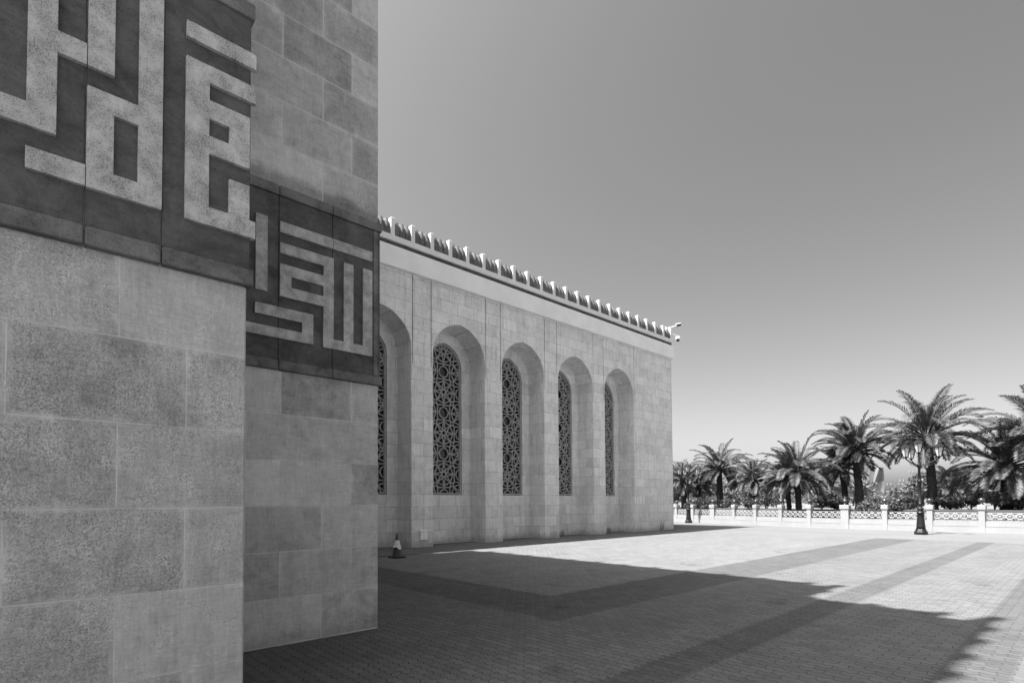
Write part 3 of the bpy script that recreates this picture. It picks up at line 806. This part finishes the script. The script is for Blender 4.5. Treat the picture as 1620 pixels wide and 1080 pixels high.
palm_at(1337, 36.5, 4.0, .2, 2.4, (.0, .25), 17, 38, bend=.14, label='slim bent date palm in the gap left of the tall straight palm')
palm_at(1139, 39.5, 4.1, .25, 2.55, (0, .0), 18, 50, label='bushy date palm right of the distant street lamp')
palm_at(1082, 42.5, 3.4, .22, 2.2, (0, .1), 19, 36, label='leftmost date palm, partly cut off by the corner of the mosque wing')
palm_at(1193, 43, 3.4, .2, 2.3, (0, 0), 20, 36, label='smaller farther date palm between the bushy palm and the twin trunks')
palm_at(1503, 44, 2.7, .22, 2.5, (0, 0), 21, 34, elmin=5, label='short date palm with upright fronds right of the tallest palm trunk')
palm_at(1104, 50, 3.2, .2, 2.2, (0, 0), 22, 34, label='small far date palm between the leftmost palm and the bushy palm')
palm_at(1300, 47, 3.4, .2, 2.4, (0, 0), 23, 34, label='far date palm seen between the twin trunks and the slim bent palm')

# ---------------------------------------------------------------- shrubs and trees
def leaf_cloud(mb, blobs, n, size, rn):
    tot = sum(b_[3]*b_[4] for b_ in blobs)
    for (bx_, by_, bz_, r_, h_) in blobs:
        for k in range(int(n*r_*h_/tot)):
            while True:
                q_ = Vector((rn.uniform(-1, 1), rn.uniform(-1, 1), rn.uniform(-1, 1)))
                if .35 < q_.length < 1: break
            q_ *= rn.uniform(.85, 1.08)
            c_ = Vector((bx_+q_.x*r_, by_+q_.y*r_, bz_+q_.z*h_))
            nrm = (q_+Vector((rn.uniform(-1, 1), rn.uniform(-1, 1), rn.uniform(-.4, 1)))).normalized()
            a_ = nrm.orthogonal().normalized(); a_.rotate(Matrix.Rotation(rn.uniform(0, 6.28), 3, nrm)); b2 = nrm.cross(a_)
            s_ = size*rn.uniform(.6, 1.3)
            mb.add([c_-a_*s_, c_+b2*s_*.45+nrm*s_*.12, c_+a_*s_, c_-b2*s_*.45], [(0, 1, 2, 3)])
def bush(name, x, y, w_, h, n, size, label, cat, group, seed, mat='leaf', trunk=0.0, z0=0.0):
    rn = random.Random(seed); th = thing(name, (x, y, z0), label, cat, group); h -= z0
    b = MB(); blobs = []
    nb = 8
    for k in range(nb):
        g = rn.uniform(0, 6.28); rad = rn.uniform(0, .62)*w_; rr_ = w_*rn.uniform(.28, .5)
        blobs.append((x+math.cos(g)*rad, y+math.sin(g)*rad, z0+trunk+(h-trunk)*rn.uniform(.25, .78), rr_, (h-trunk)*rn.uniform(.2, .34)))
    leaf_cloud(b, blobs, n, size, rn)
    b.build('crown' if trunk else 'foliage', M[mat], th)
    b = MB(); nb2 = 7
    for k in range(nb2):
        bl = blobs[k]
        p0 = Vector((x, y, z0-.02)); p1 = Vector((bl[0], bl[1], bl[2])); m_ = p0.lerp(p1, .5)+Vector((0, 0, .15*h))
        if trunk: p0 = Vector((x, y, z0+trunk*.7)); m_ = p0.lerp(p1, .5)
        b.tube([p0, m_, p1], [.035*h/2, .025*h/2, .01], 5)
    if trunk: b.tube([(x, y, z0-.02), (x, y, z0+trunk*.75), (x, y, z0+trunk)], [.06*h/2, .05*h/2, .045*h/2], 8)
    b.build('trunk' if trunk else 'stems', M['bark'], th)
grp = 'leafy shrubs just behind the fence'
sh = [ # px, depth, half width, height, label
 (1100, 42.5, 1.2, 1.9, 'low shrub behind the fence beside the distant street lamp'),
 (1120, 44, 1.0, 1.7, 'dense low shrub behind the fence between the leftmost palm and the bushy palm'),
 (1160, 39.5, 1.1, 1.9, 'leafy shrub at the foot of the bushy palm, on its right'),
 (1183, 38.5, 1.3, 2.3, 'broad leafy shrub behind the fence, right of the bushy palm'),
 (1212, 37, 1.4, 2.5, 'largest dark shrub behind the fence, left of the twin palm trunks'),
 (1300, 35.5, 1.1, 2.0, 'rounded shrub behind the fence right of the twin palm trunks'),
 (1324, 35.5, 1.0, 1.9, 'shrub behind the fence at the foot of the slim bent palm'),
 (1380, 33, 1.2, 2.0, 'shrub with glossy leaves behind the fence below the twisted tower'),
 (1412, 32.5, .9, 1.7, 'low shrub behind the fence between the twisted tower and the larger street lamp'),
 (1440, 31.5, 1.0, 1.8, 'shrub behind the fence just left of the larger street lamp'),
 (1503, 30.5, 1.2, 1.85, 'shrub behind the fence just right of the tallest palm trunk'),
 (1535, 30, 1.0, 2.2, 'taller loose shrub behind the fence left of the thick dark palm trunk'),
 (1573, 29.5, 1.0, 2.2, 'shrub hugging the left side of the thick dark palm trunk'),
 (1612, 29, 1.1, 2.1, 'shrub behind the fence at the right edge of the view'),
]
for i, (px, dp, w_, h, lab) in enumerate(sh):
    fr_ = px in (1380, 1412); D = fence_depth(px)+(1.5 if fr_ else 5.2+.4*(i % 3)); h2 = 1.65+(h-1.65)*D/dp*(.35 if px in (1380, 1412, 1440) else .85)+.08; x, y = on_col(px, D); bush('garden_shrub', x, y, w_*D/dp, h2, 1500, .085, lab, 'shrub', grp, 100+i, z0=0 if fr_ else GZ)
grp = 'round trees far behind the palms'
tr = [(1070, 62, 3.0, 4.6), (1112, 66, 3.2, 5.0), (1152, 60, 3.0, 4.4), (1180, 70, 3.2, 4.4), (1214, 64, 3.0, 4.4), (1240, 72, 3.4, 4.3), (1284, 66, 3.2, 4.6), (1316, 74, 3.6, 4.6),
      (1350, 62, 3.2, 4.2), (1385, 80, 3.4, 3.0), (1410, 84, 3.4, 3.0), (1437, 62, 2.8, 3.2), (1460, 58, 2.6, 4.7), (1490, 76, 3.2, 4.2), (1520, 56, 2.6, 4.4), (1548, 66, 3.0, 4.6), (1580, 58, 2.8, 4.6), (1612, 62, 3.0, 4.8), (1645, 60, 3.0, 4.6)]
pos_words = ['at the left end of the row, against the wing corner', 'just right of the leftmost palm', 'directly behind the bushy palm', 'right of the bushy palm', 'behind the largest dark shrub', 'left of the twin trunks', 'right of the twin trunks', 'behind the slim bent palm', 'behind the tall straight palm', 'below the twisted tower', 'right of the twisted tower', 'left of the larger street lamp', 'behind the larger street lamp', 'behind the tallest palm trunk', 'behind the taller loose shrub', 'left of the thick dark trunk', 'behind the thick dark trunk', 'near the right edge', 'cut by the right edge']
for i, ((px, dp, w_, h), pw) in enumerate(zip(tr, pos_words)):
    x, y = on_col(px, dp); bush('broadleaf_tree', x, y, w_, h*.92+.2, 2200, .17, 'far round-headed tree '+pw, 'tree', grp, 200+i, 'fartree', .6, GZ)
# hedge planted low along the fence
rn = random.Random(5); b = MB()
for i in range(len(fp)-1):
    for k in range(420):
        if rn.random() < .25 and k % 40 < 14: continue
        p = fp[i].lerp(fp[i+1], rn.random()); c_ = Vector((p.x+.75+rn.uniform(-.22, .22), p.y+rn.uniform(-.1, .1), rn.uniform(0, .60)+(.18 if math.sin(i*2.1+k) > .6 else 0)))
        nrm = Vector((rn.uniform(-1, 1), rn.uniform(-1, 1), rn.uniform(-.2, 1))).normalized(); a_ = nrm.orthogonal().normalized(); b2 = nrm.cross(a_); s_ = rn.uniform(.05, .09)
        b.add([c_-a_*s_, c_+b2*s_*.5, c_+a_*s_, c_-b2*s_*.5], [(0, 1, 2, 3)])
tag(b.build('ground_cover', M['leaf']), 'low dark planting along the inside of the white fence', 'ground cover', kind='stuff')
# far wooded strip at the horizon
rn = random.Random(9); b = MB()
for k in range(15000):
    g = R(rn.uniform(-4, 62)); dd = rn.uniform(130, 210); hh = 2.4+1.3*math.sin(g*23)+1.1*math.sin(g*61+1)
    c_ = Vector((math.cos(g)*dd, math.sin(g)*dd, GZ+rn.uniform(0, hh))); nrm = Vector((rn.uniform(-1, 1), rn.uniform(-1, 1), rn.uniform(0, 1))).normalized()
    a_ = nrm.orthogonal().normalized(); b2 = nrm.cross(a_); s_ = rn.uniform(.35, .8)
    b.add([c_-a_*s_, c_+b2*s_*.6, c_+a_*s_, c_-b2*s_*.6], [(0, 1, 2, 3)])
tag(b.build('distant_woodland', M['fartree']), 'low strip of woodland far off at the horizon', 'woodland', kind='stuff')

# ---------------------------------------------------------------- distant masts, tower and building
def mast(px, depth, h, label, kind):
    x, y = on_col(px, depth); th = thing('lamp_mast', (x, y, 0), label, 'lamp mast', 'pale lamp masts beyond the garden')
    b = MB(); b.tube([(x, y, 0), (x, y, h)], [.08*depth/60, .06*depth/60], 8); b.build('pole', M['pole'], th)
    b = MB(); k = depth/60
    sx, sy = rt.x, rt.y
    if kind == 'cross':
        for s_ in (-1, 1):
            b.tube([(x, y, h*.97), (x+sx*s_*.8*k, y+sy*s_*.8*k, h*.97)], [.04*k, .035*k], 6)
            for q_ in (.45, .85): b.cbox(x+sx*s_*q_*k-.1*k, x+sx*s_*q_*k+.1*k, y+sy*s_*q_*k-.08*k, y+sy*s_*q_*k+.08*k, h*.97, h*.97+.2*k, .01)
    else:
        ps = [(x+sx*2.6*k*s_, y+sy*2.6*k*s_, h+.5*k*math.sin(s_*1.57)) for s_ in [j/6 for j in range(7)]]
        b.tube(ps, [.06*k]*5+[.12*k, .1*k], 6)
    b.build('lamp_head', M['pole'], th)
mast(1437, 90, 4.9, 'pale mast with a crossbar of floodlights left of the larger street lamp', 'cross')
mast(1417, 150, 6.0, 'faint far mast with floodlights right of the twisted tower', 'cross')
mast(1452, 75, 5.6, 'pale mast with floodlights almost hidden by the larger street lamp', 'cross')
mast(1524, 56, 3.6, 'pale mast with a long curved lamp arm left of the thick dark palm trunk', 'arm')
mast(1236, 60, 3.4, 'short pale mast in front of the trees left of the twin palm trunks', 'cross')
mast(1279, 60, 3.6, 'pale mast with a curved arm right of the twin palm trunks', 'arm')

x, y = on_col(1386, 900); tw = thing('twisted_tower', (x, y, 0), 'distant tower with a twisting striped facade on the horizon between two palms', 'tower')
b1, gz = MB(), [MB() for _ in range(4)]; nl = 28; Ht = 56
prev = None
for l in range(nl+1):
    s_ = l/nl; a0 = R(75)*s_+R(10); ring = []
    for c in range(4):
        for q_ in range(4):
            p0 = Vector((math.cos(R(45+90*c)), math.sin(R(45+90*c)))); p1 = Vector((math.cos(R(135+90*c)), math.sin(R(135+90*c))))
            p = p0.lerp(p1, q_/4)*12.5; ring.append((x+p.x*math.cos(a0)-p.y*math.sin(a0), y+p.x*math.sin(a0)+p.y*math.cos(a0), Ht*s_))
    if prev:
        for k in range(16):
            j = (k+1) % 16; (b1 if (k % 4) in (0, 3) else gz[k//4]).quad(prev[k], prev[j], ring[j], ring[k])
    prev = ring
b1.add(prev, [tuple(range(16))]); b1.build('cladding', M['tower'], tw); [g_.build('glazing', M['towerdark'], tw) for g_ in gz]
def block(px, depth, wd, h, label, nw, ns_):
    x, y = on_col(px, depth); th = thing('apartment_building', (x, y, 0), label, 'building', 'pale buildings beyond the garden')
    a = rt; f2 = Vector((math.cos(YAW), math.sin(YAW), 0)); c0 = Vector((x, y, 0))
    def obox(mb, u0, u1, w0, w1, z0, z1):
        v_ = []
        for z in (z0, z1):
            for u_, w2 in ((u0, w0), (u1, w0), (u1, w1), (u0, w1)):
                q_ = c0+a*u_+f2*w2; v_.append((q_.x, q_.y, z))
        mb.add(v_, [(3, 2, 1, 0), (4, 5, 6, 7), (0, 1, 5, 4), (1, 2, 6, 5), (2, 3, 7, 6), (3, 0, 4, 7)])
    b = MB(); obox(b, -wd/2, wd/2, 0, 8, 0, h); obox(b, -wd/2-.3, wd/2+.3, -.3, 8.3, h+.002, h+.5); b.build('wall', M['planter'], th)
    for i in range(nw):
        for s_ in range(ns_):
            b = MB(); u_ = -wd/2+wd*(i+.5)/nw; z_ = 1.2+s_*3.1
            obox(b, u_-.7, u_+.7, -.06, .05, z_, z_+1.5); b.build('window', M['towerdark'], th)
block(1535, 130, 11, 8.5, 'low white building glimpsed between the palms at the right', 3, 2)
block(1215, 140, 16, 6.5, 'low white building glimpsed behind the largest dark shrub', 4, 2)
